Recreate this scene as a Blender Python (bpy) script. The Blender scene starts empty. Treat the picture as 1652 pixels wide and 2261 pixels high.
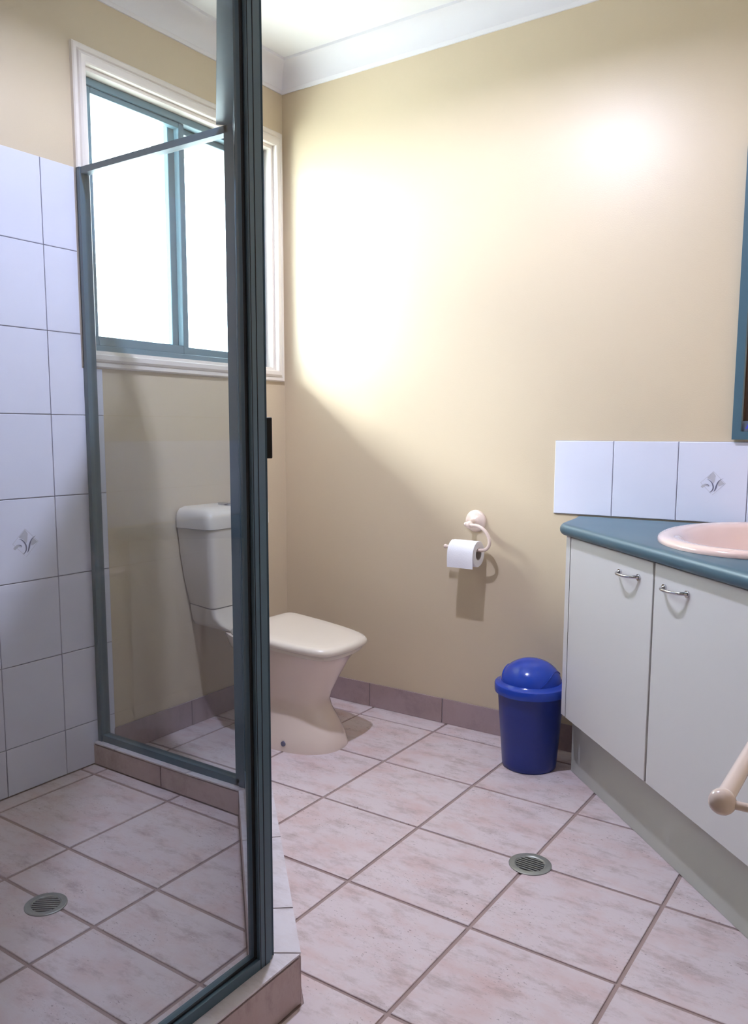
import bpy, bmesh, math, random
from mathutils import Vector, Matrix
random.seed(7)
C = bpy.context.scene.collection
S = bpy.context.scene
PI = math.pi

# ------------------------------------------------------------------ camera
FPX = 1812.9156
yaw, pit, rol = 0.6046, -0.1235, 0.0015
F = Vector((-math.sin(yaw)*math.cos(pit), math.cos(yaw)*math.cos(pit), math.sin(pit)))
R0 = Vector((math.cos(yaw), math.sin(yaw), 0)); U0 = R0.cross(F)
R2 = R0*math.cos(rol)+U0*math.sin(rol); U2 = -R0*math.sin(rol)+U0*math.cos(rol)
cd = bpy.data.cameras.new('camera'); cam = bpy.data.objects.new('camera', cd); C.objects.link(cam)
M = Matrix((R2, U2, -F)).transposed().to_4x4(); M.translation = Vector((2.2341, -2.6466, 1.10)); cam.matrix_world = M
cd.sensor_fit = 'HORIZONTAL'; cd.sensor_width = 36; cd.lens = FPX*36/1652
cd.shift_x = 19.2734/1652; cd.shift_y = 45.7696/1652; cd.clip_start = 0.02
S.camera = cam
# ------------------------------------------------------------------ light and exposure
w = bpy.data.worlds.new('world'); S.world = w; w.use_nodes = True
bg = w.node_tree.nodes['Background']; bg.inputs[0].default_value = (0.83, 0.95, 1.0, 1); SKY = 38.0
# overcast sky: three times brighter overhead than at the horizon
_n = w.node_tree.nodes; _l = w.node_tree.links.new; _t = _n.new('ShaderNodeTexCoord'); _x = _n.new('ShaderNodeSeparateXYZ'); _m = _n.new('ShaderNodeMath'); _k = _n.new('ShaderNodeMath')
_l(_t.outputs['Generated'], _x.inputs[0]); _m.operation = 'MAXIMUM'; _m.inputs[1].default_value = 0; _l(_x.outputs['Z'], _m.inputs[0])
_k.operation = 'MULTIPLY_ADD'; _k.inputs[1].default_value = SKY*2/3; _k.inputs[2].default_value = SKY/3; _l(_m.outputs[0], _k.inputs[0]); _l(_k.outputs[0], bg.inputs[1])
sd = bpy.data.lights.new('sun', 'SUN'); sun = bpy.data.objects.new('sun', sd); C.objects.link(sun); sd.energy = 9.0; sd.angle = math.radians(19); sd.color = (.93, .97, 1)   # sun behind thin cloud
sun.rotation_euler = Vector((1.0, .72, -.72)).to_track_quat('-Z', 'Y').to_euler()
LAMP_STRENGTH = 4700.0
S.view_settings.view_transform = 'Standard'; S.view_settings.look = 'None'
S.view_settings.exposure = 0.08; S.view_settings.gamma = 1.0; S.view_settings.use_curve_mapping = False

# ------------------------------------------------------------------ materials
def srgb(r, g, b):
    f = lambda c: ((c/255+0.055)/1.055)**2.4 if c > 10 else c/255/12.92
    return (f(r), f(g), f(b), 1)
def mat(name, col, rough=0.5, metal=0.0, spec=0.5, bump=0, bscale=200, var=0.0, vscale=4, coat=0.0, emis=None, estr=0):
    m = bpy.data.materials.new(name); m.use_nodes = True; nt = m.node_tree; b = nt.nodes['Principled BSDF']
    b.inputs['Base Color'].default_value = col; b.inputs['Roughness'].default_value = rough
    b.inputs['Metallic'].default_value = metal; b.inputs['Specular IOR Level'].default_value = spec
    b.inputs['Coat Weight'].default_value = coat
    if emis: b.inputs['Emission Color'].default_value = emis; b.inputs['Emission Strength'].default_value = estr
    g = nt.nodes.new('ShaderNodeNewGeometry')
    if var:
        n = nt.nodes.new('ShaderNodeTexNoise'); n.inputs['Scale'].default_value = vscale; n.inputs['Detail'].default_value = 5
        nt.links.new(g.outputs['Position'], n.inputs['Vector'])
        mx = nt.nodes.new('ShaderNodeMixRGB'); mx.blend_type = 'MULTIPLY'; mx.inputs[0].default_value = 1
        r = nt.nodes.new('ShaderNodeMapRange'); r.inputs[3].default_value = 1-var; r.inputs[4].default_value = 1+var
        nt.links.new(n.outputs[0], r.inputs[0]); mx.inputs[1].default_value = col
        nt.links.new(r.outputs[0], mx.inputs[2]); nt.links.new(mx.outputs[0], b.inputs['Base Color'])
    if bump:
        n = nt.nodes.new('ShaderNodeTexNoise'); n.inputs['Scale'].default_value = bscale
        nt.links.new(g.outputs['Position'], n.inputs['Vector'])
        bp = nt.nodes.new('ShaderNodeBump'); bp.inputs['Strength'].default_value = bump; bp.inputs['Distance'].default_value = 0.001
        nt.links.new(n.outputs[0], bp.inputs['Height']); nt.links.new(bp.outputs[0], b.inputs['Normal'])
    return m
def glass_mat(name, tint, refl=1.0):
    m = bpy.data.materials.new(name); m.use_nodes = True; nt = m.node_tree; nt.nodes.clear()
    o = nt.nodes.new('ShaderNodeOutputMaterial'); t = nt.nodes.new('ShaderNodeBsdfTransparent'); t.inputs[0].default_value = tint
    g = nt.nodes.new('ShaderNodeBsdfGlossy'); g.inputs['Roughness'].default_value = 0.02
    f = nt.nodes.new('ShaderNodeLayerWeight'); pw = nt.nodes.new('ShaderNodeMath'); pw.operation = 'POWER'; pw.inputs[1].default_value = 5
    nt.links.new(f.outputs['Facing'], pw.inputs[0]); f.inputs['Blend'].default_value = 0.5
    mu = nt.nodes.new('ShaderNodeMath'); mu.operation = 'MULTIPLY_ADD'; mu.inputs[1].default_value = .5*refl; mu.inputs[2].default_value = .04*refl
    nt.links.new(pw.outputs[0], mu.inputs[0])
    x = nt.nodes.new('ShaderNodeMixShader'); nt.links.new(mu.outputs[0], x.inputs[0]); nt.links.new(t.outputs[0], x.inputs[1]); nt.links.new(g.outputs[0], x.inputs[2])
    nt.links.new(x.outputs[0], o.inputs[0]); return m
def floor_tile_mat(name, base, warm, dark, specks=1.0):
    m = bpy.data.materials.new(name); m.use_nodes = True; nt = m.node_tree; b = nt.nodes['Principled BSDF']; L = nt.links.new
    b.inputs['Roughness'].default_value = 0.42; b.inputs['Specular IOR Level'].default_value = 0.4
    g = nt.nodes.new('ShaderNodeNewGeometry'); oi = nt.nodes.new('ShaderNodeObjectInfo')
    off = nt.nodes.new('ShaderNodeVectorMath'); off.operation = 'ADD'; cmb = nt.nodes.new('ShaderNodeCombineXYZ')
    mu = nt.nodes.new('ShaderNodeMath'); mu.operation = 'MULTIPLY'; mu.inputs[1].default_value = 37; L(oi.outputs['Random'], mu.inputs[0])
    L(mu.outputs[0], cmb.inputs[0]); L(mu.outputs[0], cmb.inputs[1]); L(g.outputs['Position'], off.inputs[0]); L(cmb.outputs[0], off.inputs[1])
    def noise(sc, vec, det=4, rough=0.6):
        mp = nt.nodes.new('ShaderNodeMapping'); mp.inputs['Scale'].default_value = vec; L(off.outputs[0], mp.inputs['Vector'])
        n = nt.nodes.new('ShaderNodeTexNoise'); n.inputs['Scale'].default_value = sc; n.inputs['Detail'].default_value = det; n.inputs['Roughness'].default_value = rough
        L(mp.outputs[0], n.inputs['Vector']); return n
    def ramp(n, a, c):
        r = nt.nodes.new('ShaderNodeMapRange'); r.inputs[1].default_value = a; r.inputs[2].default_value = c; r.clamp = True; L(n.outputs[0], r.inputs[0]); return r
    def mix(fac, c1, c2, k=1.0):
        x = nt.nodes.new('ShaderNodeMixRGB')
        if k != 1.0:
            q = nt.nodes.new('ShaderNodeMath'); q.operation = 'MULTIPLY'; q.inputs[1].default_value = k; L(fac.outputs[0], q.inputs[0]); fac = q
        L(fac.outputs[0], x.inputs[0])
        if isinstance(c1, tuple): x.inputs[1].default_value = c1
        else: L(c1.outputs[0], x.inputs[1])
        x.inputs[2].default_value = c2; return x
    c = mix(ramp(noise(7, (1, 1.6, 1), 6, .65), .45, .72), base, warm, .9)
    c = mix(ramp(noise(8, (1, 2.3, 1), 10, .76), .50, .72), c, dark, .85)
    c = mix(ramp(noise(14, (1, 2.2, 1), 8, .75), .60, .74), c, (base[0]*1.2, base[1]*1.2, base[2]*1.22, 1), .7)
    cl = noise(5, (1, 1.5, 1), 2); sp = noise(85, (1, 2.4, 1), 5, .7)
    a = nt.nodes.new('ShaderNodeMath'); a.operation = 'MULTIPLY'; L(ramp(cl, .46, .60).outputs[0], a.inputs[0]); L(ramp(sp, .605, .65).outputs[0], a.inputs[1])
    c = mix(a, c, srgb(96, 78, 74), .9*specks)
    L(c.outputs[0], b.inputs['Base Color'])
    bp = nt.nodes.new('ShaderNodeBump'); bp.inputs['Strength'].default_value = .35; bp.inputs['Distance'].default_value = .002
    L(noise(14, (1, 3, 1), 6, .7).outputs[0], bp.inputs['Height']); L(bp.outputs[0], b.inputs['Normal'])
    return m
m_wall = mat('cream_wall_paint', srgb(208, 191, 165), 0.38, spec=0.46, bump=0.25, bscale=260)
m_white = mat('white_ceiling_paint', srgb(246, 246, 248), 0.7)
m_trim = mat('white_gloss_trim_paint', srgb(232, 224, 216), 0.3)
m_cove = mat('white_cove_paint', srgb(238, 237, 244), 0.6)
m_floor = floor_tile_mat('mottled_pink_floor_tile', srgb(216, 203, 206), srgb(208, 180, 178), srgb(160, 140, 136))
m_ktop = floor_tile_mat('pale_kerb_top_tile', srgb(220, 214, 220), srgb(210, 198, 200), srgb(178, 168, 170), 0.0)  # paler than the faces: light on the kerb top put into colour
m_kerb = floor_tile_mat('mottled_kerb_tile', srgb(186, 166, 164), srgb(176, 150, 146), srgb(150, 128, 124), 0.3)  # darker copy for the kerb faces: their shade put into colour
m_skirt = floor_tile_mat('dusky_skirting_tile', srgb(168, 148, 150), srgb(160, 138, 136), srgb(140, 122, 124), 0.0)
m_grout = mat('brown_grey_grout', srgb(164, 143, 138), 0.9, bump=.6, bscale=150, var=.10, vscale=9)
m_wtile = mat('white_glazed_wall_tile', srgb(221, 223, 240), 0.2, var=.03, vscale=9)
m_wgrout = mat('grey_wall_grout', srgb(150, 148, 158), 0.9)
m_teal = mat('teal_powder_coat', srgb(74, 97, 112), 0.32, spec=.5)
m_tealw = mat('teal_window_aluminium', srgb(98, 126, 138), 0.45)
m_seal = mat('black_rubber_seal', srgb(10, 14, 18), 0.6)
m_black = mat('black_plastic', srgb(14, 12, 12), 0.4)
m_glass = glass_mat('clear_shower_glass', (0.89, 0.91, 0.925, 1))
m_wglass = glass_mat('window_pane_glass', (0.97, 0.99, 0.98, 1))
m_china = mat('cream_vitreous_china', srgb(226, 209, 196), 0.12, coat=.5)
m_cist = mat('cream_cistern_plastic', srgb(224, 214, 200), 0.25)
m_basin = mat('peach_basin_china', srgb(236, 207, 196), 0.16, coat=.5)
m_blue = mat('blue_bin_plastic', srgb(26, 46, 126), 0.3, bump=.1, bscale=500)
m_bluel = mat('blue_glossy_lid_plastic', srgb(30, 66, 172), 0.16)
m_cab = mat('pale_grey_laminate', srgb(212, 209, 208), 0.42)
m_kick = mat('pale_green_grey_kickboard', srgb(192, 193, 184), 0.45)
m_dark = mat('dark_gap', srgb(20, 18, 16), 0.8)  # flat dark tone for the shaded depth of the drains
m_top = mat('teal_laminate_worktop', srgb(70, 100, 116), 0.38, var=.03, vscale=300)
m_chrome = mat('chrome', srgb(200, 200, 205), 0.08, metal=1)
m_cream = mat('cream_enamel', srgb(236, 216, 204), 0.2)
m_paper = mat('white_tissue_paper', srgb(238, 236, 242), 0.9, bump=.6, bscale=300)
m_card = mat('grey_cardboard', srgb(170, 160, 155), 0.9)
m_steel = mat('dull_drain_metal', srgb(150, 152, 146), 0.42, metal=.5, var=.1, vscale=60)
m_mirror = mat('silvered_glass', (0.82, 0.84, 0.84, 1), 0.02, metal=1)
m_door = mat('brown_stained_timber', srgb(96, 66, 50), 0.4, var=.15, vscale=12)
m_stick = mat('grey_sticker', srgb(96, 108, 128), 0.5)
m_glyph = mat('blue_sticker_print', srgb(70, 80, 210), 0.5)
m_mot = mat('grey_tile_print', srgb(112, 112, 134), 0.3)
m_mot2 = mat('pale_grey_tile_wash', srgb(190, 189, 200), 0.25, var=.06, vscale=60)
m_eave = mat('eave_lining', srgb(120, 118, 110), 0.8)  # grey so the added eave reflects little light indoors
m_bounce = mat('pale_sunlit_paving', srgb(226, 224, 218), 0.9, var=.05)  # kept pale so the added ground bounces light to the ceiling
m_bulb = mat('lamp_glow', (1, 1, 1, 1), .5, emis=(0.74, 0.775, 1.0, 1), estr=LAMP_STRENGTH)

# ------------------------------------------------------------------ helpers
WL = {}
def tagp(o, label=None, cat=None, group=None, kind=None):
    for k, v in (('label', label), ('category', cat), ('group', group), ('kind', kind)):
        if v: o[k] = v
    return o
def empty(name, loc, label=None, cat=None, group=None, kind=None):
    o = bpy.data.objects.new(name, None); C.objects.link(o); o.location = loc; o.empty_display_size = .05
    WL[o.name] = Vector(loc); return tagp(o, label, cat, group, kind)
def obj(name, vf, m, parent=None, smooth=False, origin=None, mesh=None, **k):
    if mesh is None:
        V, Fc = vf
        V = [Vector(v) for v in V]
        if origin is None:
            lo = [min(v[i] for v in V) for i in range(3)]; hi = [max(v[i] for v in V) for i in range(3)]
            origin = Vector(((lo[0]+hi[0])/2, (lo[1]+hi[1])/2, lo[2]))
        origin = Vector(origin)
        mesh = bpy.data.meshes.new(name); mesh.from_pydata([v-origin for v in V], [], Fc); mesh.materials.append(m)
        bm = bmesh.new(); bm.from_mesh(mesh); bmesh.ops.recalc_face_normals(bm, faces=bm.faces); bm.to_mesh(mesh); bm.free()
        if smooth:
            for p in mesh.polygons: p.use_smooth = True
            try: mesh.set_sharp_from_angle(angle=math.radians(smooth if smooth > 1 else 40))
            except Exception: pass
    o = bpy.data.objects.new(name, mesh); C.objects.link(o)
    WL[o.name] = Vector(origin)
    if parent is not None: o.parent = parent; o.location = Vector(origin)-WL[parent.name]
    else: o.location = origin
    return tagp(o, **k)
def join(*parts):
    V = []; Fc = []
    for v, f in parts:
        n = len(V); V += list(v); Fc += [tuple(i+n for i in q) for q in f]
    return V, Fc
def box(x0, x1, y0, y1, z0, z1):
    V = [(x, y, z) for z in (z0, z1) for x, y in ((x0, y0), (x1, y0), (x1, y1), (x0, y1))]
    return V, [(0, 3, 2, 1), (4, 5, 6, 7), (0, 1, 5, 4), (1, 2, 6, 5), (2, 3, 7, 6), (3, 0, 4, 7)]
def loft(secs, cap=True, closed=True):
    n = len(secs[0]); V = [p for s in secs for p in s]; Fc = []
    for a in range(len(secs)-1):
        for i in range(n if closed else n-1):
            j = (i+1) % n; Fc.append((a*n+i, a*n+j, (a+1)*n+j, (a+1)*n+i))
    if cap: Fc.append(tuple(range(n))[::-1]); Fc.append(tuple((len(secs)-1)*n+i for i in range(n)))
    return V, Fc
def prism(poly, z0, z1, ins=0.0, h=0.0):
    s = [[(x, y, z0) for x, y in poly], [(x, y, z1-h) for x, y in poly]]
    if ins: s.append([(x, y, z1) for x, y in inset(poly, ins)])
    return loft(s)
def inset(poly, d):
    n = len(poly); A = sum(poly[i][0]*poly[(i+1) % n][1]-poly[(i+1) % n][0]*poly[i][1] for i in range(n))
    sg = 1 if A > 0 else -1; out = []
    for i in range(n):
        p0, p1, p2 = Vector(poly[i-1]), Vector(poly[i]), Vector(poly[(i+1) % n])
        a = (p1-p0).normalized(); b = (p2-p1).normalized()
        na = Vector((-a.y, a.x))*sg; nb = Vector((-b.y, b.x))*sg
        k = 1+na.dot(nb); out.append(tuple(p1+(na+nb)*(d/max(k, .2))))
    return out
def clip(poly, a, b, c):            # keep a*x+b*y <= c
    out = []
    for i in range(len(poly)):
        p, q = poly[i], poly[(i+1) % len(poly)]; fp = a*p[0]+b*p[1]-c; fq = a*q[0]+b*q[1]-c
        if fp <= 0: out.append(p)
        if (fp < 0 < fq) or (fq < 0 < fp):
            t = fp/(fp-fq); out.append((p[0]+t*(q[0]-p[0]), p[1]+t*(q[1]-p[1])))
    if len(out) < 3: return None
    A = abs(sum(out[i][0]*out[(i+1) % len(out)][1]-out[(i+1) % len(out)][0]*out[i][1] for i in range(len(out))))/2
    return out if A > 2e-5 else None
def tube(pts, r, n=12, cap=True):
    pts = [Vector(p) for p in pts]; secs = []; up = Vector((0, 0, 1))
    t0 = (pts[1]-pts[0]).normalized()
    if abs(t0.dot(up)) > .9: up = Vector((1, 0, 0))
    nrm = t0.cross(up).normalized()
    for i, p in enumerate(pts):
        t = (pts[min(i+1, len(pts)-1)]-pts[max(i-1, 0)]).normalized()
        nrm = (nrm-t*nrm.dot(t)).normalized(); bn = t.cross(nrm); rr = r[i] if isinstance(r, (list, tuple)) else r
        secs.append([tuple(p+(nrm*math.cos(2*PI*k/n)+bn*math.sin(2*PI*k/n))*rr) for k in range(n)])
    return loft(secs, cap)
def lathe(prof, c, axis='z', n=40, cap=True):
    secs = []
    for r, h in prof:
        s = []
        for k in range(n):
            a = 2*PI*k/n; u, v = r*math.cos(a), r*math.sin(a)
            if axis == 'z': s.append((c[0]+u, c[1]+v, c[2]+h))
            elif axis == 'y': s.append((c[0]+u, c[1]+h, c[2]+v))
            else: s.append((c[0]+h, c[1]+u, c[2]+v))
        secs.append(s)
    return loft(secs, cap)
def ball(c, r, n=20): return lathe([(r*math.sin(PI*(i+.02)/(12.04)), -r*math.cos(PI*(i+.02)/12.04)) for i in range(13)], c, 'z', n)
def bezier(p0, p1, p2, p3, n=12):
    P = [Vector(p) for p in (p0, p1, p2, p3)]; out = []
    for i in range(n+1):
        t = i/n; out.append(P[0]*(1-t)**3+P[1]*3*t*(1-t)**2+P[2]*3*t*t*(1-t)+P[3]*t**3)
    return out
def obox(p, q, hw, z0, z1, off=0.0):      # upright bar along plan segment p-q, half width hw, shifted sideways by off
    a, b = Vector(p), Vector(q); d = (b-a).normalized(); nn = Vector((-d.y, d.x))
    P = [a+nn*(off-hw), b+nn*(off-hw), b+nn*(off+hw), a+nn*(off+hw)]
    return prism([tuple(v) for v in P], z0, z1)
def bev(o, wd, seg=2):
    md = o.modifiers.new('bevel', 'BEVEL'); md.width = wd; md.segments = seg; md.limit_method = 'ANGLE'; md.angle_limit = math.radians(35)
    for p in o.data.polygons: p.use_smooth = True
    try: o.data.set_sharp_from_angle(angle=math.radians(30))
    except Exception: pass
    return o

# ------------------------------------------------------------------ key plan numbers
XR, YF, ZC = 2.20, -2.25, 2.51
WY0, WY1, WZ0, WZ1 = -0.945, -0.060, 1.342, 2.212      # window opening
ZK0, ZK1 = 0.070, 0.100                                # kerb top at the window wall / at the near corner
XA, XB, C0 = 0.667, 1.255, -0.303                      # screen plan: end of rear panel, near panel, diagonal x+y
YP = -0.970
KXI, KXO, KYI, KYO, KCI, KCO = 1.22, 1.30, -1.005, -0.925, -0.345, -0.210

# ------------------------------------------------------------------ room shell
obj('wall_left', join(box(-.12, 0, YF, WY0, 0, ZC), box(-.12, 0, WY1, 0, 0, ZC), box(-.12, 0, WY0, WY1, 0, WZ0), box(-.12, 0, WY0, WY1, WZ1, ZC)), m_wall, kind='structure')
wl = bpy.data.objects['wall_left']
wb = obj('wall_back', box(-.12, 3.1, 0, .12, -.05, ZC), m_wall, kind='structure')
obj('wall_right', box(XR, 3.1, -2.15, 0, -.05, ZC), m_wall, kind='structure')
obj('wall_front', box(-.12, 1.30, YF-.12, YF, -.05, ZC), m_wall, kind='structure')
obj('wall_hall_left', box(1.20, 1.30, -3.6, YF-.12, -.05, ZC), m_wall, kind='structure')
obj('wall_hall_front', box(1.20, 3.1, -3.7, -3.6, -.05, ZC), m_wall, kind='structure')
obj('wall_hall_right', box(3.0, 3.1, -3.6, -2.15, -.05, ZC), m_wall, kind='structure')
obj('ceiling', box(-.12, 3.1, -3.7, .12, ZC, ZC+.05), m_white, kind='structure')
# coved cornices
def cove(name, along, a0, a1):
    pr = [(0, 2.4208), (.006, 2.4208), (.010, 2.430)]
    for i in range(7):
        t = PI/2*i/6; pr.append((.012+.068*(1-math.cos(t)), 2.432+.066*math.sin(t)))
    pr += [(.088, 2.500), (.088, ZC), (0, ZC)]
    secs = []
    for a, sgn in ((a0, 1), (a1, -1)):
        s = []
        for d, z in pr:
            if along == 'y': s.append((d, a-(d if sgn < 0 else 0) if a == 0 else a, z))
            elif along == 'x': s.append((a+(d if a == 0 else 0) - (d if a == XR else 0), -d, z))
            else: s.append((XR-d, a-(d if a == 0 else 0), z))
        secs.append(s)
    return obj(name, loft(secs), m_cove, smooth=30, kind='structure')
cove('trim_1', 'y', YF, 0); cove('trim_2', 'x', 0, XR); cove('trim_3', 'r', -2.15, 0)

# ------------------------------------------------------------------ floor with tiles
fl = obj('floor', box(-.12, 3.1, -3.7, .12, -.06, -.0035), m_grout, kind='structure')
TT, GX0, GY0 = .3335, .4523, -.105
def area(p): return abs(sum(p[i][0]*p[(i+1) % len(p)][1]-p[(i+1) % len(p)][0]*p[i][1] for i in range(len(p))))/2
def tile_piece(polys, parent, m, z0=-.0035, z1=0.0, name='tile'):
    vf = join(*[prism(p, z0, z1, .0012, .0010) if len(polys) == 1 else prism(p, z0, z1) for p in polys]); return obj(name, vf, m, parent)
g = .0048
xs = [0]+[GX0+i*TT for i in range(-1, 8)]+[3.0]; ys = [0]+[GY0-j*TT for j in range(0, 11)]+[-3.6]
for i in range(len(xs)-1):
    for j in range(len(ys)-1):
        a0, a1, b1, b0 = xs[i]+g, xs[i+1]-g, ys[j]-g, ys[j+1]+g
        if a1-a0 < .01 or b1-b0 < .01: continue
        q = [(a0, b0), (a1, b0), (a1, b1), (a0, b1)]
        if a1 < KXO and b1 < YF: continue
        pcs = []
        A = clip(q, 0, -1, -KYO-.005)                 # behind the rear kerb line (y > KYO)
        if A: pcs.append(A)
        B = clip(q, 0, 1, KYO+.005)                   # y < KYO
        if B:
            D = clip(B, 0, -1, -(KCO-KXO+.002))       # y > corner
            if D:
                D = clip(D, -1, -1, -KCO-.007)
                if D: pcs.append(D)
            E_ = clip(B, 0, 1, KCO-KXO+.002)
            if E_:
                E_ = clip(E_, -1, 0, -KXO-.005)
                if E_: pcs.append(E_)
        pcs = [p for p in pcs if p]
        if pcs and abs(sum(map(area, pcs))-area(q)) < 1e-6: pcs = [q]
        if pcs: tile_piece(pcs, fl, m_floor)
# shower floor
sx = [0.006, .076, .4188, .7624, 1.0974, KXI]; sy = [KYI, -1.0588, -1.3995, -1.5823, -1.7441, -2.08, YF]
for i in range(len(sx)-1):
    for j in range(len(sy)-1):
        q = [(sx[i]+g, sy[j+1]+g), (sx[i+1]-g, sy[j+1]+g), (sx[i+1]-g, sy[j]-g), (sx[i]+g, sy[j]-g)]
        q = clip(q, 1, 1, KCI-.004)
        if q: tile_piece([q], fl, m_floor)

# ------------------------------------------------------------------ skirting tiles
bs = obj('baseboard_back', box(.0, 1.325, -.004, 0, 0, .094), m_wgrout, kind='structure')
jx = [.009, .1006, .4336, .7665, 1.0995, 1.325]
for a, b in zip(jx[:-1], jx[1:]): obj('tile', box(a+.002, b-.002, -.009, -.004, .001, .0953), m_skirt, bs)
bs = obj('baseboard_left', box(0, .004, KYO, 0, 0, .094), m_wgrout, kind='structure')
jy = [-.009, -.235, -.568, -.922]
for a, b in zip(jy[:-1], jy[1:]): obj('tile', box(.004, .009, b+.002, a-.002, .001, .0953), m_skirt, bs)

# ------------------------------------------------------------------ glazed wall tiles
meshcache = {}
def wtile(cx0, cx1, z0, z1, plane, parent, g=.0012):
    # plane 'x' : on x=0 wall, cx = y range ; plane 'y' : on y=0 wall, cx = x range
    key = (plane, round(cx1-cx0, 4), round(z1-z0, 4)); a, b = (cx1-cx0)/2-g, (z1-z0)-2*g
    if key not in meshcache:
        t0, t1, e = .0015, .007, .0015; secs = []
        for t, k in ((t0, 0), (t1-.001, 0), (t1, e)):
            rr = [(-a+k, k), (a-k, k), (a-k, b-k), (-a+k, b-k)]
            secs.append([(t, u, v) if plane == 'x' else (u, -t, v) for u, v in rr])
        V, Fc = loft(secs); me = bpy.data.meshes.new('tile'); me.from_pydata(V, [], Fc); me.materials.append(m_wtile)
        bm = bmesh.new(); bm.from_mesh(me); bmesh.ops.recalc_face_normals(bm, faces=bm.faces); bm.to_mesh(me); bm.free()
        meshcache[key] = me
    c = (cx0+cx1)/2
    return obj('tile', None, None, parent, mesh=meshcache[key], origin=(0, c, z0+g) if plane == 'x' else (c, 0, z0+g))
tw = .2050; ycol = [-.9155, -1.1100, -1.3151]
while ycol[-1] > YF+.02: ycol.append(max(ycol[-1]-tw, YF))
zrow = [0.0]+[1.8994-.2504*k for k in range(7, -1, -1)]
obj('trim_4', join(box(0, .0015, YF, ycol[0], 0, WZ0-.05), box(0, .0015, YF, WY0-.045, WZ0-.05, zrow[-1])), m_wgrout, kind='structure')
motif_tile = None
for i in range(len(ycol)-1):
    for j in range(len(zrow)-1):
        y1 = ycol[i]; y0 = ycol[i+1]
        if i == 0 and zrow[j+1] > WZ0-.045:
            if zrow[j] < WZ0-.05:
                g_ = .0012; L6 = [(y0+g_, zrow[j]+g_), (y1-g_, zrow[j]+g_), (y1-g_, WZ0-.047), (-.993, WZ0-.047), (-.993, zrow[j+1]-g_), (y0+g_, zrow[j+1]-g_)]
                obj('tile', loft([[(t, u, v) for u, v in L6] for t in (.0015, .007)]), m_wtile, wl); continue
            y1 = -.992
        t = wtile(y0, y1, zrow[j], zrow[j+1], 'x', wl)
        if i == 1 and abs(zrow[j]-(1.8994-5*.2504)) < .01: motif_tile = t
def motif(parent, cen, ax, ay, nrm, s):
    cen, ax, ay, nrm = map(Vector, (cen, ax, ay, nrm))
    def P(u, v, h): return tuple(cen+ax*u*s+ay*v*s+nrm*h)
    D = [(0, 1), (1, 0), (0, -1), (-1, 0)]
    V = []; Fc = []
    def poly(pts, h):
        n = len(V); V.extend(P(u, v, h) for u, v in pts); Fc.append(tuple(range(n, n+len(pts))))
    for k in range(4):                       # faint outline of the lozenge
        a, b = D[k], D[(k+1) % 4]
        if k == 2: a = (-.12, -.88)
        poly([a, b, (b[0]*.965, b[1]*.965), (a[0]*.965, a[1]*.965)], .0003)
    poly([(0, .93), (.20, .62), (.12, .1), (.05, -.05), (-.18, .25), (-.5, .42)], .0003)
    poly([(-.95, -.28), (-.7, -.10), (-.35, -.12), (-.3, -.3), (-.55, -.24), (-.8, -.42), (-.92, -.38)], .0003)
    poly([(.45, -.25), (.7, -.16), (.92, -.02), (.6, .3), (.38, .0)], .0003)
    obj('motif_wash', (V, Fc), m_mot2, parent, label='pale grey brushed lozenge print')
    V = []; Fc = []
    def stroke(c, wd):
        p = bezier(*[(a, b, 0) for a, b in c], n=14)
        for i in range(14):
            q = []
            for k in (i, i+1):
                t = (p[min(k+1, 14)]-p[max(k-1, 0)]).normalized(); nn = Vector((-t.y, t.x, 0)); w_ = wd*(math.sin(PI*min(1, (k+.6)/15))**.8)*(.35+.65*k/14)
                q.append((p[k]+nn*w_, p[k]-nn*w_))
            n = len(V); V.extend(P(u.x, u.y, .0006) for u in (q[0][0], q[0][1], q[1][1], q[1][0])); Fc.append((n, n+1, n+2, n+3))
    stroke([(-.5, .28), (-.1, .35), (.35, -.55), (-.25, -.78)], .075)
    stroke([(.8, .42), (.2, .2), (.35, -.4), (.1, -.7)], .085)
    stroke([(-.68, -.08), (-.5, -.12), (-.35, -.1), (-.3, -.25)], .04)
    obj('motif_stroke', (V, Fc), m_mot, parent, label='two curved dark grey brush strokes')
motif(motif_tile, (.0071, -1.2175, .765), (0, 1, 0), (0, 0, 1), (1, 0, 0), .043)
# splashback behind the basin: back wall and right wall
sb = empty('splashback', (1.7, 0, .8239), 'single row of white glazed tiles above the teal worktop', 'splashback')
bx = [1.1836, 1.3816, 1.5832, 1.7848, 1.9864, XR]
obj('grout', box(bx[0], XR, -.0015, 0, .8239, 1.0691), m_wgrout, sb)
for a, b in zip(bx[:-1], bx[1:]):
    t = wtile(a, b, .8239, 1.0691, 'y', sb)
    if a == bx[2]: motif(t, (1.688, -.0071, .9445), (1, 0, 0), (0, 0, 1), (0, -1, 0), .036)
sb2 = empty('splashback', (XR, -.6, .8239), 'row of white glazed tiles on the side wall right of the basin', 'splashback')
obj('grout', box(XR-.0015, XR, -1.16, -.010, .8239, 1.0691), m_wgrout, sb2)
yy = -.010
for k in range(6):
    y1 = max(yy-.2016, -1.16); obj('tile', box(XR-.007, XR-.0015, y1+.0012, yy-.0012, .8251, 1.0679), m_wtile, sb2); yy = y1
    if yy <= -1.16: break

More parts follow.
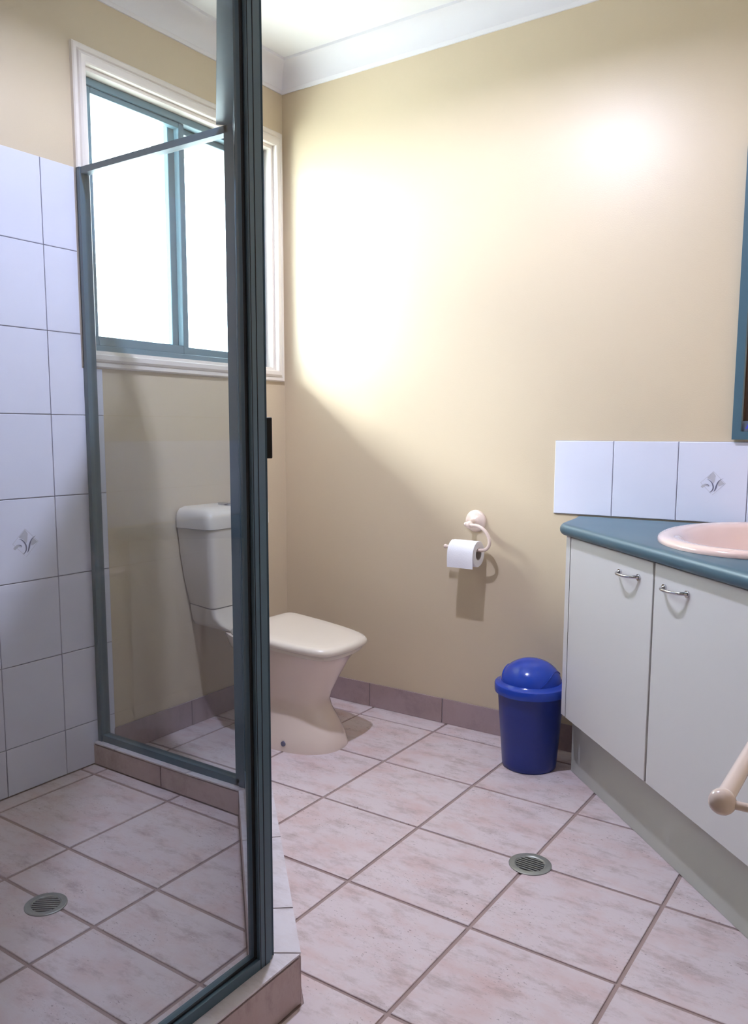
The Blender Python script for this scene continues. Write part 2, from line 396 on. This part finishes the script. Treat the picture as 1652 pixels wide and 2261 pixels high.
# ------------------------------------------------------------------ window
wn = empty('window_1', (-.05, (WY0+WY1)/2, WZ0), kind='structure')
def casing():
    prof = [(0, 0), (0, .012), (.004, .016), (.014, .016), (.017, .012), (.020, .018), (.026, .022), (.040, .022), (.043, .019), (.043, 0)]
    # prof: (distance out from opening, projection)
    secs = []
    o = .001
    for (cy, cz, dy, dz) in ((WY0, WZ0, -1, -1), (WY0, WZ1, -1, 1), (WY1, WZ1, 1, 1), (WY1, WZ0, 1, -1), (WY0, WZ0, -1, -1)):
        secs.append([(p, cy+dy*(d if True else 0)*(1.0), cz+dz*d*(1.0 if dz < 0 else 1.27)) for d, p in [(.043-dd, pp) for dd, pp in prof]])
    return secs
obj('architrave', loft(casing(), cap=False), m_trim, wn, smooth=25)
rv = .012
obj('reveal', join(box(-.12, 0, WY0, WY0+rv, WZ0, WZ1), box(-.12, 0, WY1-rv, WY1, WZ0, WZ1), box(-.12, 0, WY0+rv, WY1-rv, WZ0, WZ0+rv), box(-.12, 0, WY0+rv, WY1-rv, WZ1-rv, WZ1)), m_trim, wn)
fy0, fy1, fz0, fz1 = WY0+rv, WY1-rv, WZ0+rv, WZ1-rv
def ring(x0, x1, y0, y1, z0, z1, a, b, c, d):       # a left, b right, c bottom, d top member
    return join(box(x0, x1, y0, y0+a, z0, z1), box(x0, x1, y1-b, y1, z0, z1), box(x0, x1, y0+a, y1-b, z0, z0+c), box(x0, x1, y0+a, y1-b, z1-d, z1))
bev(obj('window_frame', ring(-.105, -.035, fy0, fy1, fz0, fz1, .026, .026, .022, .024), m_tealw, wn), .002, 1)
sa = obj('sliding_sash', ring(-.095, -.072, -.540, fy1-.026, fz0+.022, fz1-.024, .064, .03, .03, .020), m_tealw, wn)
bev(sa, .002, 1)
obj('pane', box(-.085, -.081, -.476, fy1-.056, fz0+.052, fz1-.044), m_wglass, sa)
sb_ = obj('fixed_sash', ring(-.070, -.042, fy0+.026, -.489, fz0+.022, fz1-.024, .022, .026, .03, .018), m_tealw, wn)
bev(sb_, .002, 1)
obj('pane', box(-.058, -.054, fy0+.048, -.515, fz0+.052, fz1-.042), m_wglass, sb_)
# unseen eave added outside the window to block the high sky
ev = obj('roof_eave', box(-1.60, -.12, -3.0, 1.6, 2.72, 2.80), m_eave)
tagp(ev, kind='structure')
obj('ground', box(-14, -.13, -10, 10, -.35, -.30), m_bounce, kind='structure')  # unseen pale ground added to bounce light up through the window

# ------------------------------------------------------------------ shower kerb
kb = empty('shower_kerb', (.9, -1.2, 0), 'low tiled kerb running round the foot of the angled shower screen', 'kerb')
def kz(x, y):
    if y > -.97 and x < .70: return ZK0+.0*x
    t = max(0, min(1, (x-.60)/(1.22-.60))); return ZK0+(ZK1-ZK0)*t
in_poly = [(0, KYI), (KCI-KYI, KYI), (KXI, KCI-KXI), (KXI, YF)]
out_poly = [(0, KYO), (KCO-KYO, KYO), (KXO, KCO-KXO), (KXO, YF)]
def kerbbody(off, dz):
    V = []; Fc = []
    for (a, b) in zip(in_poly, out_poly):
        a, b = Vector(a), Vector(b); d = (b-a).normalized(); a = a+d*off; b = b-d*off; z = kz(*a)-dz
        V += [(a.x, a.y, 0), (b.x, b.y, 0), (b.x, b.y, z), (a.x, a.y, z)]
    for k in range(3):
        for i in range(4): j = (i+1) % 4; Fc.append((k*4+i, k*4+j, k*4+4+j, k*4+4+i))
    Fc += [(0, 1, 2, 3), (15, 14, 13, 12)]; return V, Fc
obj('kerb_core', kerbbody(.004, .004), m_grout, kb)
def lerp(p, q, t): return (p[0]+(q[0]-p[0])*t, p[1]+(q[1]-p[1])*t)
def slab(P, th):   # P: 4 points (3D) outer surface; thickness inward along -normal
    P = [Vector(p) for p in P]; n = (P[1]-P[0]).cross(P[2]-P[0]).normalized(); c = sum(P, Vector())/4
    Q = [p-n*th for p in P]; return [tuple(v) for v in P+Q], [(0, 1, 2, 3), (7, 6, 5, 4), (0, 4, 5, 1), (1, 5, 6, 2), (2, 6, 7, 3), (3, 7, 4, 0)]
seg_cuts = [[0, .167, .665, 1.0], [0, .40, .803, 1.0], [0, .45, .9, 1.0]]
for s in range(3):
    ai, bi, ao, bo = in_poly[s], in_poly[s+1], out_poly[s], out_poly[s+1]
    Li = math.dist(ai, bi); Lo = math.dist(ao, bo); e = .0022
    for t0, t1 in zip(seg_cuts[s][:-1], seg_cuts[s][1:]):
        a = lerp(ai, bi, t0+e/Li); b = lerp(ai, bi, t1-e/Li); c = lerp(ao, bo, t1-e/Lo); d = lerp(ao, bo, t0+e/Lo)
        z = lambda p: kz(*p)
        obj('tile', slab([(a[0], a[1], z(a)), (b[0], b[1], z(b)), (c[0], c[1], z(lerp(ai, bi, t1))), (d[0], d[1], z(lerp(ai, bi, t0)))][::-1], .004), m_ktop, kb)
    for poly, cuts, sg in ((in_poly, [0, .50, 1.0] if s == 0 else [0, .55, 1.0], -1), (out_poly, [0, .5, 1.0] if s != 2 else [0, 1.0], 1)):
        pa, pb = poly[s], poly[s+1]; L_ = math.dist(pa, pb)
        for t0, t1 in zip(cuts[:-1], cuts[1:]):
            a = lerp(pa, pb, t0+e/L_); b = lerp(pa, pb, t1-e/L_)
            za = kz(*lerp(in_poly[s], in_poly[s+1], t0)); zb = kz(*lerp(in_poly[s], in_poly[s+1], t1))
            Pp = [(a[0], a[1], .001), (b[0], b[1], .001), (b[0], b[1], zb-.0045), (a[0], a[1], za-.0045)]
            if sg < 0: Pp = Pp[::-1]
            vf = slab(Pp, .004); 
            # make sure the slab goes into the kerb
            cen = Vector(vf[0][4]); mid = Vector((*lerp(lerp(in_poly[s], in_poly[s+1], .5), lerp(out_poly[s], out_poly[s+1], .5), .5), 0))
            if (Vector(vf[0][4])-mid).length > (Vector(vf[0][0])-mid).length: vf = slab(Pp[::-1], .004)
            obj('tile', vf, m_kerb, kb)

# ------------------------------------------------------------------ shower screen
sc = empty('shower_screen', (.95, -1.3, ZK1), 'teal framed angled glass shower screen with pivot door standing on the tiled kerb', 'shower screen')
ZT = 1.898
pd0, pd1 = (XA, C0-XA), (XB, C0-XB)            # door line ends
# rear fixed panel
obj('wall_channel', box(.008, .026, YP-.018, YP+.018, ZK0, ZT), m_teal, sc)
obj('rail', box(.026, XA-.022, YP-.014, YP+.014, ZT-.019, ZT), m_teal, sc)
obj('rail', box(.026, XA-.022, YP-.014, YP+.014, ZK0, ZK0+.026), m_teal, sc)
obj('post', join(box(XA-.038, XA-.022, YP-.014, YP+.014, ZK0, ZT), box(XA-.022, XA, YP-.017, YP+.017, ZK0, ZT)), m_teal, sc)
obj('glass_panel', box(.020, XA-.030, YP-.002, YP+.003, ZK0+.02, ZT-.012), m_glass, sc)
dv = Vector((pd1[0]-pd0[0], pd1[1]-pd0[1])); Ld = dv.length; dv.normalize()
def dp(t): return (pd0[0]+dv.x*t, pd0[1]+dv.y*t)
# header over the door, wider than the door itself (inside is the -,- side)
obj('header', join(obox(dp(-.008), dp(Ld-.01), .026, ZT-.002, ZT+.022, -.030), obox(dp(0), dp(Ld-.01), .014, ZT-.030, ZT-.002, 0)), m_teal, sc)
# near fixed panel (parallel to the window wall)
yn = pd1[1]
obj('post', join(box(XB-.014, XB+.014, yn-.034, yn-.006, ZK1, ZT+.02), box(XB-.010, XB+.010, yn-.006, yn+.004, ZK1, ZT+.02), obox(dp(Ld-.030), dp(Ld-.006), .014, ZK1, ZT+.02)), m_teal, sc)
obj('rail', box(XB-.014, XB+.014, YF+.02, yn-.034, ZK1, ZK1+.024), m_teal, sc)
obj('rail', box(XB-.014, XB+.014, YF+.02, yn-.034, ZT-.004, ZT+.02), m_teal, sc)
obj('wall_channel', box(XB-.016, XB+.016, YF+.002, YF+.02, ZK1, ZT+.02), m_teal, sc)
obj('glass_panel', box(XB-.0025, XB+.0025, YF+.01, yn-.028, ZK1+.018, ZT+.002), m_glass, sc)
obj('rubber_seal', join(box(XB+.0028, XB+.0068, yn-.038, yn-.034, ZK1+.024, ZT-.004), box(XB+.0028, XB+.0068, YF+.02, yn-.034, ZK1+.024, ZK1+.028)), m_seal, sc)
obj('glazing_bead', join(box(XB+.014, XB+.0147, yn-.0195, yn-.0180, ZK1, ZT+.02), box(XB+.014, XB+.0147, yn-.032, yn-.031, ZK1, ZT+.02)), m_seal, sc)  # thin black strips stand for shaded grooves on the post face
# the door
dr = obj('door_frame', join(obox(dp(.004), dp(.038), .013, ZK1+.008, ZT-.032), obox(dp(Ld-.068), dp(Ld-.034), .013, ZK1+.008, ZT-.032),
     obox(dp(.038), dp(Ld-.068), .013, ZK1+.008, ZK1+.040), obox(dp(.038), dp(Ld-.068), .013, ZT-.064, ZT-.032)), m_teal, sc)
obj('glass_panel', obox(dp(.03), dp(Ld-.06), .0025, ZK1+.03, ZT-.05), m_glass, dr)
nd = Vector((-dv.y, dv.x))
h0 = dp(Ld-.055)
for sgn in (1, -1):
    hv = obox(dp(Ld-.072), dp(Ld-.036), .0060, 1.050, 1.124, sgn*(.0135+.0060))
    bev(obj('handle', hv, m_black, dr, label='black door pull'), .002)
obj('drip_seal', obox(dp(.02), dp(Ld-.04), .004, ZK1+.001, ZK1+.008), m_seal, dr)

# ------------------------------------------------------------------ toilet
TY = -.437
tl = empty('toilet', (.35, TY, 0), 'cream close-coupled toilet with closed lid under the window', 'toilet')
def sell(xb, xf, hw, z, e=2.3, n=48, yc=TY, xm=None, hwb=None, zt=None):
    if xm is None: xm = (xb+xf)/2
    out = []
    for k in range(n):
        a = 2*PI*k/n; c, s = math.cos(a), math.sin(a)
        u = math.copysign(abs(c)**(2/e), c); v = math.copysign(abs(s)**(2/e), s)
        x = xm+(xf-xm)*u if u > 0 else xm+(xm-xb)*u
        h = hw
        if hwb and x < xm: h = hw+(hwb-hw)*((xm-x)/(xm-xb))
        out.append((x, yc+v*h, zt(x) if zt else z))
    return out
pan = [sell(.19, .606, .136, 0), sell(.19, .606, .136, .012), sell(.195, .598, .128, .04), sell(.21, .575, .112, .085), sell(.22, .546, .098, .13),
       sell(.225, .536, .096, .16), sell(.22, .546, .101, .19), sell(.20, .575, .119, .245), sell(.17, .606, .138, .30), sell(.14, .628, .150, .335, 2.6), sell(.13, .636, .153, .355, 2.9, zt=lambda x: .352-.07*(x-.45)), sell(.13, .638, .153, .355, 2.9, zt=lambda x: .360-.08*(x-.42))]
obj('pan', loft(pan), m_china, tl, smooth=60)
zt = lambda x: .396-.08*(x-.42)-.00*max(0, x-.6)
LP = [(.236, 0), (.236, .10), (.239, .150), (.252, .166), (.30, .172), (.42, .170), (.52, .161), (.585, .147), (.622, .130), (.641, .108), (.652, .06), (.656, 0)]
def cat(P, n=6):
    out = []
    for i in range(len(P)-1):
        p0 = Vector(P[max(i-1, 0)]) if i else Vector((P[1][0], -P[1][1])); p1 = Vector(P[i]); p2 = Vector(P[i+1]); p3 = Vector(P[i+2]) if i+2 < len(P) else Vector((P[i][0], -P[i][1]))
        for k in range(n):
            t = k/n; out.append(.5*((2*p1)+(p2-p0)*t+(2*p0-5*p1+4*p2-p3)*t*t+(3*p1-p0-3*p2+p3)*t**3))
    return out
half = [(v.x, v.y) for v in cat(LP)]
LO = [(x, TY+h) for x, h in half]+[(LP[-1][0], TY)]+[(x, TY-h) for x, h in half[:0:-1]]
lidz = [(.010, .006), (.003, .011), (0, .018), (.002, .026), (.008, .033), (.020, .036), (.055, .0375)]
def lidsec(ins, dz):
    return [(x, y, zt(x)-.030+dz) for x, y in ((.45+(x-.45)*(1-ins/.21), TY+(y-TY)*(1-ins/.17)) for x, y in LO)]
obj('seat', loft([[(x, y, z-.010) for x, y, z in lidsec(.020, 0)], [(x, y, z-.006) for x, y, z in lidsec(.016, 0)], [(x, y, z+.006) for x, y, z in lidsec(.016, 0)]]), m_cist, tl, smooth=50)
obj('lid', loft([lidsec(a, b) for a, b in lidz]), m_cist, tl, smooth=60)
def cisec(z, hb, hf, xf, r=.030, xb=.004, TY=-.455):
    hb -= .017; hf -= .017
    P = [(xb, TY-hb), (xf, TY-hf), (xf, TY+hf), (xb, TY+hb)]; out = []
    for k, (x, y) in enumerate(P):
        rr = .006 if k in (0, 3) else r
        p0 = Vector(P[k-1]); p1 = Vector(P[k]); p2 = Vector(P[(k+1) % 4]); a = (p0-p1).normalized(); b = (p2-p1).normalized()
        s = p1+a*rr; e = p1+b*rr
        for i in range(7):
            t = i/6; q = s*(1-t)**2+p1*2*t*(1-t)+e*t*t; out.append((q.x, q.y, z))
    return out
obj('cistern', loft([cisec(.468, .124, .160, .160), cisec(.55, .146, .166, .166), cisec(.65, .165, .171, .170), cisec(.752, .176, .175, .172)]), m_cist, tl, smooth=35)
obj('cistern_lid', loft([cisec(.754, .181, .180, .176), cisec(.790, .181, .180, .176, .034), cisec(.808, .177, .176, .170, .036), cisec(.821, .165, .163, .155, .04), cisec(.828, .14, .14, .125, .04), cisec(.830, .08, .08, .09, .02, .03)]), m_cist, tl, smooth=60)
obj('cistern_skirt', loft([cisec(.372, .06, .095, .205), cisec(.385, .100, .120, .200), cisec(.405, .112, .145, .180), cisec(.43, .118, .155, .166), cisec(.464, .123, .159, .159)]), m_cist, tl, smooth=40)
bt = obj('flush_plate', lathe([(.030, 0), (.030, .003), (.026, .005)], (.095, -.455, .830), n=32), m_chrome, tl, smooth=30)
obj('button', join(box(.072, .118, -.473, -.456, .8345, .8375), box(.072, .118, -.454, -.437, .8345, .8375)), m_chrome, bt)
obj('screw_cap', lathe([(.009, -.004), (.009, .001), (.006, .004)], (.455, TY-.130, .028), 'y', 16), m_mot, tl, smooth=30)

# ------------------------------------------------------------------ toilet roll holder and roll
hx, hz = .891, .7785
th = empty('toilet_roll_holder', (hx, -.004, hz), 'cream hook-shaped toilet roll holder with round wall rose', 'roll holder')
obj('wall_rose', lathe([(.040, 0), (.040, -.004), (.036, -.009), (.026, -.012), (.016, -.018), (.012, -.024)], (hx, -.0005, hz), 'y', 36), m_cream, th, smooth=60)
obj('stem', join(lathe([(.010, -.020), (.010, -.060)], (hx, 0, hz), 'y', 20), ball((hx+.006, -.064, hz-.008), .0135)), m_cream, th, smooth=60)
ry, rz = -.070, .684
hx += .018
arm = [Vector((hx-.022, ry, hz-.006)), Vector((hx, ry, hz-.008))]+bezier((hx+.015, ry, hz-.008), (hx+.070, ry, hz-.012), (hx+.095, ry, rz+.005), (hx+.040, ry, rz), 14)+[Vector((hx-.02, ry, rz)), Vector((hx-.100, ry, rz+.004))]
obj('arm', tube(arm, .0062, 12), m_cream, th, smooth=60)
for tp in ((hx-.103, ry, rz+.004), (hx-.022, ry, hz-.006)): obj('arm_tip', ball(tp, .0080), m_cream, th, smooth=60)
rc = (hx-.020, ry, rz-.014)
tr = empty('toilet_roll', rc, 'part-used white toilet roll hanging on the cream holder', 'toilet roll')
x0, x1 = rc[0]-.050, rc[0]+.050
def ringtube(ro, ri):
    return lathe([(ri, -.05), (ro-.002, -.05), (ro, -.048), (ro, .048), (ro-.002, .05), (ri, .05), (ri, -.05)], rc, 'x', 48, cap=False)
obj('paper_roll', ringtube(.046, .0225), m_paper, tr, smooth=40)
obj('cardboard_core', lathe([(.0205, -.0495), (.0223, -.0495), (.0223, .0495), (.0205, .0495), (.0205, -.0495)], rc, 'x', 32, cap=False), m_card, tr, smooth=40)
sh = []
for k in range(9):
    a = math.radians(100+10*k); sh.append((rc[1]+.0468*math.cos(a), rc[2]+.0468*math.sin(a)))
sh += [(rc[1]-.0478, rc[2]-.012), (rc[1]-.0475, rc[2]-.028), (rc[1]-.046, rc[2]-.048)]
V = []; Fc = []
for i, (y, z) in enumerate(sh):
    V += [(x0-.0005, y, z), (x1+.0005, y, z), (x1+.0005, y-.0008, z), (x0-.0005, y-.0008, z)]
for i in range(len(sh)-1):
    for k in range(4): j = (k+1) % 4; Fc.append((i*4+k, i*4+j, i*4+4+j, i*4+4+k))
Fc += [(0, 1, 2, 3), tuple((len(sh)-1)*4+k for k in (3, 2, 1, 0))]
obj('loose_sheet', (V, Fc), m_paper, tr, smooth=50)

# ------------------------------------------------------------------ bin
bc = (1.196, -.185, 0)
bn = empty('swing_lid_bin', bc)
tagp(bn, 'blue plastic bin with domed swing lid beside the vanity cabinet', 'bin')
obj('bin_body', lathe([(.084, 0), (.088, .004), (.0895, .02), (.108, .262), (.1065, .262), (.087, .01), (.02, .008)], bc, n=64), m_blue, bn, smooth=40)
obj('lid_collar', lathe([(.1095, .252), (.1175, .253), (.1185, .256), (.1185, .276), (.1165, .280), (.106, .284), (.101, .290), (.098, .290), (.098, .262)], bc, n=64), m_bluel, bn, smooth=40)
def dome(a0, a1, r0=.0985, hh=.078, zb=.284):
    V = []; Fc = []; nu, nv = 40, 16
    # swing flap: dome cut in strips by planes parallel to x
    for i in range(nv+1):
        t = PI/2*i/nv
        for k in range(nu): a = 2*PI*k/nu; V.append((bc[0]+r0*math.cos(a)*math.cos(t), bc[1]+r0*math.sin(a)*math.cos(t), zb+hh*math.sin(t)))
    for i in range(nv):
        for k in range(nu): j = (k+1) % nu; Fc.append((i*nu+k, i*nu+j, (i+1)*nu+j, (i+1)*nu+k))
    return V, Fc
obj('swing_flap', dome(0, 0), m_bluel, bn, smooth=60)
rimp = []
for k in range(25):
    a = PI*k/24; rimp.append((bc[0]+.1000*math.cos(a)*1.0, bc[1]-.030-.052*0+.0, .284+.0))
# raised arcs either side of the flap, where it pivots
for sgn in (-1, 1):
    pts = []
    for k in range(21):
        a = math.radians(-62+124*k/20); t = math.radians(4)
        zz = .290+.040*math.cos(a*1.42); rr = .0990*math.sqrt(max(0, 1-((zz-.284)/.078)**2)); ang = a*.80
        pts.append((bc[0]+sgn*rr*math.cos(ang)*1.006, bc[1]+rr*math.sin(ang)*1.006, zz))
    obj('pivot_bead', tube(pts, .0016, 6), m_bluel, bn, smooth=60)

# ------------------------------------------------------------------ drains
def drain(c, r, ang, label):
    d = empty('floor_drain', c, label, 'drain')
    x, y, z = c
    obj('drain_ring', lathe([(r, .0002), (r, .0022), (r*.96, .0034), (r*.72, .0034), (r*.66, .0012), (r*.66, .0004)], c, n=48, cap=False), m_steel, d, smooth=30)
    obj('drain_hole', lathe([(r*.68, .0003), (r*.68, .0007)], c, n=32), m_dark, d)  # flat dark disc stands for the shaded recess under the slats
    n = 7
    for i in range(n):
        off = (i-(n-1)/2)*r*.172; hl = math.sqrt(max(0, (r*.67)**2-off**2)); ca, sa_ = math.cos(ang), math.sin(ang)
        P = []
        for u, v in ((-hl, off-r*.036), (hl, off-r*.036), (hl, off+r*.036), (-hl, off+r*.036)): P.append((x+u*ca-v*sa_, y+u*sa_+v*ca))
        obj('slat', prism(P, .0007, .0024), m_steel, d)
drain((1.4570, -.778, 0), .054, math.radians(0), 'round metal floor drain at a tile crossing in the open floor')
drain((.600, -1.592, 0), .048, math.radians(40), 'round metal floor drain inside the shower')

# ------------------------------------------------------------------ vanity cabinet
CD, CK = 1.080, 1.175
vc = empty('vanity_cabinet', (1.8, -.4, 0), 'pale grey corner vanity cabinet with two doors under the teal worktop', 'cabinet')
def dpt(x, c): return (x, c-x)
obj('carcass', join(prism([(1.345, 1.150-1.345), (1.345, 1.165-1.345), (2.192, 1.165-2.192), (2.192, 1.150-2.192)], .213, .783), prism([(1.345, -.005), (1.345, 1.115-1.345), (2.192, 1.115-2.192), (2.192, -.005)], .213, .229)), m_cab, vc)
obj('side_panel', prism([(1.322, -.005), (1.322, 1.083-1.322), (1.3422, 1.083-1.3422), (1.3422, -.005)], .216, .783), m_cab, vc)
obj('kickboard', prism([(1.330, -.012), (1.330, CK-1.330), (2.192, CK-2.192), (2.192, CK-2.192+.025), (1.350, CK-1.330), (1.350, -.012)], .001, .211), m_kick, vc)
def diag_slab(x0, x1, c, th, z0, z1):    # thickness inward (+,+)
    k = th/math.sqrt(2); return prism([(x0, c-x0), (x1, c-x1), (x1+k, c-x1+k), (x0+k, c-x0+k)], z0, z1)
for a, b in ((1.3460, 1.6840), (1.6900, 2.0300), (2.0350, 2.180)):
    nm = 'door' if b < 2.1 else 'filler_panel'
    d = bev(obj(nm, diag_slab(a, b, CD, .0155, .216, .781), m_cab, vc), .0015, 1)
    if nm == 'door':
        xa_, xb_ = (1.5665, 1.6365) if a < 1.5 else (1.7235, 1.7925)
        A = Vector((xa_, CD-xa_, .728)); B = Vector((xb_, CD-xb_, .731)); out = Vector((-1, -1, 0)).normalized()
        p = bezier(A, A+out*.036+(B-A)*.05, B+out*.036-(B-A)*.05, B, 18)
        rr = [.0048 if k in (0, 18) else .0036+.0012*abs(k-9)/9 for k in range(19)]
        obj('handle', join(tube(p, rr, 12), lathe([(.0085, 0), (.0075, .003)], A, 'z', 16) if 0 else tube([A+out*.0, A+out*.004], .0085, 16), tube([B, B+out*.004], .0085, 16)), m_chrome, d, smooth=60, label='chrome bow handle')

# worktop
PT = [(1.266, -.009), (1.283, -.09), (1.300, -.235)]
PT += [tuple(v.xy) for v in bezier((1.301, -.238, 0), (1.304, -.262, 0), (1.318, -.273, 0), (1.334, -.289, 0), 5)][1:]
PT += [(2.190, 1.045-2.190), (2.190, -.009)]
r_ = .0165; secs = []
for k in range(9):
    a = -PI/2+PI*k/8; secs.append([(x, y, .8035+(.0185)*math.sin(a)) for x, y in inset(PT, r_*(1-math.cos(a)) if True else 0)])
wt = obj('worktop', loft(secs), m_top, smooth=50, label='teal laminate worktop with rounded edge on the corner vanity', cat='worktop')
BC = (1.905, -.365); BA, BB = .262, .352
def ov(s, z, dx=0, dy=0, n=64, a=BA, b=BB):
    return [(BC[0]+dx+(a+s)*math.cos(2*PI*k/n), BC[1]+dy+(b+s)*math.sin(2*PI*k/n), z) for k in range(n)]
cut = obj('cutter', loft([ov(-.035, .70), ov(-.035, .90)]), m_top)
md = wt.modifiers.new('hole', 'BOOLEAN'); md.object = cut; md.operation = 'DIFFERENCE'; md.solver = 'EXACT'
dg = bpy.context.evaluated_depsgraph_get(); dg.update()
me = bpy.data.meshes.new_from_object(wt.evaluated_get(dg)); wt.modifiers.clear(); wt.data = me
bpy.data.objects.remove(cut)
ba = [ov(0, .8225), ov(.001, .828), ov(-.002, .834), ov(-.010, .8385), ov(-.022, .8395), ov(-.040, .838), ov(-.052, .834), ov(-.062, .826), ov(-.075, .806), ov(-.095, .775), ov(-.130, .735), ov(-.175, .712), ov(-.215, .703)]
inner = []
for i, s in enumerate(ba):
    t = max(0, i-5)/7; inner.append([(x+.0*t, y-.0*t, z) for x, y, z in s])
bsn = empty('wash_basin', (BC[0], BC[1], .822), 'peach oval wash basin set into the teal worktop', 'basin')
_bv, _bf = loft(inner, cap=False); _bf.append(tuple((len(inner)-1)*64+k for k in range(64)))
obj('bowl', (_bv, _bf), m_basin, bsn, smooth=60)
obj('waste', lathe([(.026, 0), (.026, .002), (.018, .003)], (BC[0], BC[1], .7035), n=32), m_chrome, bsn, smooth=30)

# ------------------------------------------------------------------ mirror
mi = empty('wall_mirror', (1.93, -.001, 1.076), 'large teal-framed wall mirror above the tiled splashback', 'mirror')
mx0, mx1, mz0, mz1, fw = 1.736, 2.150, 1.076, 1.903, .024
obj('mirror_frame', join(box(mx0, mx0+fw, -.022, -.001, mz0, mz1), box(mx1-fw, mx1, -.022, -.001, mz0, mz1), box(mx0+fw, mx1-fw, -.022, -.001, mz0, mz0+fw), box(mx0+fw, mx1-fw, -.022, -.001, mz1-fw, mz1)), m_top, mi)
obj('mirror_glass', box(mx0+fw, mx1-fw, -.010, -.002, mz0+fw, mz1-fw), m_mirror, mi)
st = obj('sticker', box(mx0+fw+.001, mx0+fw+.040, -.0108, -.0102, mz0+fw+.001, mz0+fw+.030), m_stick, mi)
sx0, sz0 = mx0+fw+.010, mz0+fw+.005
V = [(sx0, -.0111, sz0+.002), (sx0+.005, -.0111, sz0+.002), (sx0+.011, -.0111, sz0+.017), (sx0+.008, -.0111, sz0+.020), (sx0+.013, -.0111, sz0+.002), (sx0+.018, -.0111, sz0+.002), (sx0+.013, -.0111, sz0+.020)]
obj('sticker_print', (V, [(0, 1, 2, 3), (4, 5, 6, 2)]), m_glyph, st)

# ------------------------------------------------------------------ towel rail
bp_ = Vector((2.0785, -1.770, .7195))
tr_ = empty('towel_rail', (XR, -1.5, .72), 'cream towel rail with ball end in front of the vanity', 'towel rail')
obj('ball_end', ball(bp_, .0138, 28), m_cream, tr_, smooth=60)
obj('rail_bar', tube([bp_, bp_+Vector((0, .56, 0))], .0092, 24), m_cream, tr_, smooth=60)
obj('ball_end', ball(bp_+Vector((0, .56, 0)), .0128, 28), m_cream, tr_, smooth=60)
for dy in (0, .56):
    b0 = bp_+Vector((0, dy, 0)); obj('bracket_arm', tube(bezier(b0, b0+Vector((.04, 0, -.003)), b0+Vector((.07, 0, .008)), Vector((XR-.008, b0.y, b0.z+.008)), 10), .0046, 14), m_cream, tr_, smooth=60)
    obj('wall_rose', lathe([(.030, -.001), (.030, -.005), (.022, -.010), (.010, -.014)], (XR, b0.y, b0.z+.008), 'x', 28), m_cream, tr_, smooth=60)

# ------------------------------------------------------------------ brown door added so the mirror reflects brown, and lamp
dd = bev(obj('door_1', box(1.303, 1.338, -3.30, -2.42, .01, 2.05), m_door, kind='structure'), .002, 1)
obj('door_handle', join(tube([(1.338, -2.49, 1.0), (1.385, -2.49, 1.0)], .009, 14), tube([(1.385, -2.49, 1.0), (1.385, -2.60, 1.0)], .009, 14)), m_chrome, dd, smooth=50)
lx, ly, lz = 1.03, -1.10, 2.385
lm = empty('ceiling_light', (lx, ly, ZC), 'small ceiling light with metal shade in the middle of the ceiling', 'light')
obj('lamp_rose', lathe([(.05, ZC-.001), (.05, ZC-.014), (.03, ZC-.03), (.018, ZC-.035), (.018, ZC-.07)], (lx, ly, 0), n=32), m_trim, lm, smooth=40)
obj('shade', lathe([(.018, 2.448), (.045, 2.440), (.072, 2.405), (.078, 2.376), (.0755, 2.376), (.069, 2.403), (.043, 2.436), (.018, 2.444)], (lx, ly, 0), n=48, cap=False), m_steel, lm, smooth=50)
obj('bulb', lathe([(.016, .014), (.022, .010), (.024, .003), (.0235, .0005), (.020, 0)], (lx, ly, lz), n=32), m_bulb, lm, smooth=60)
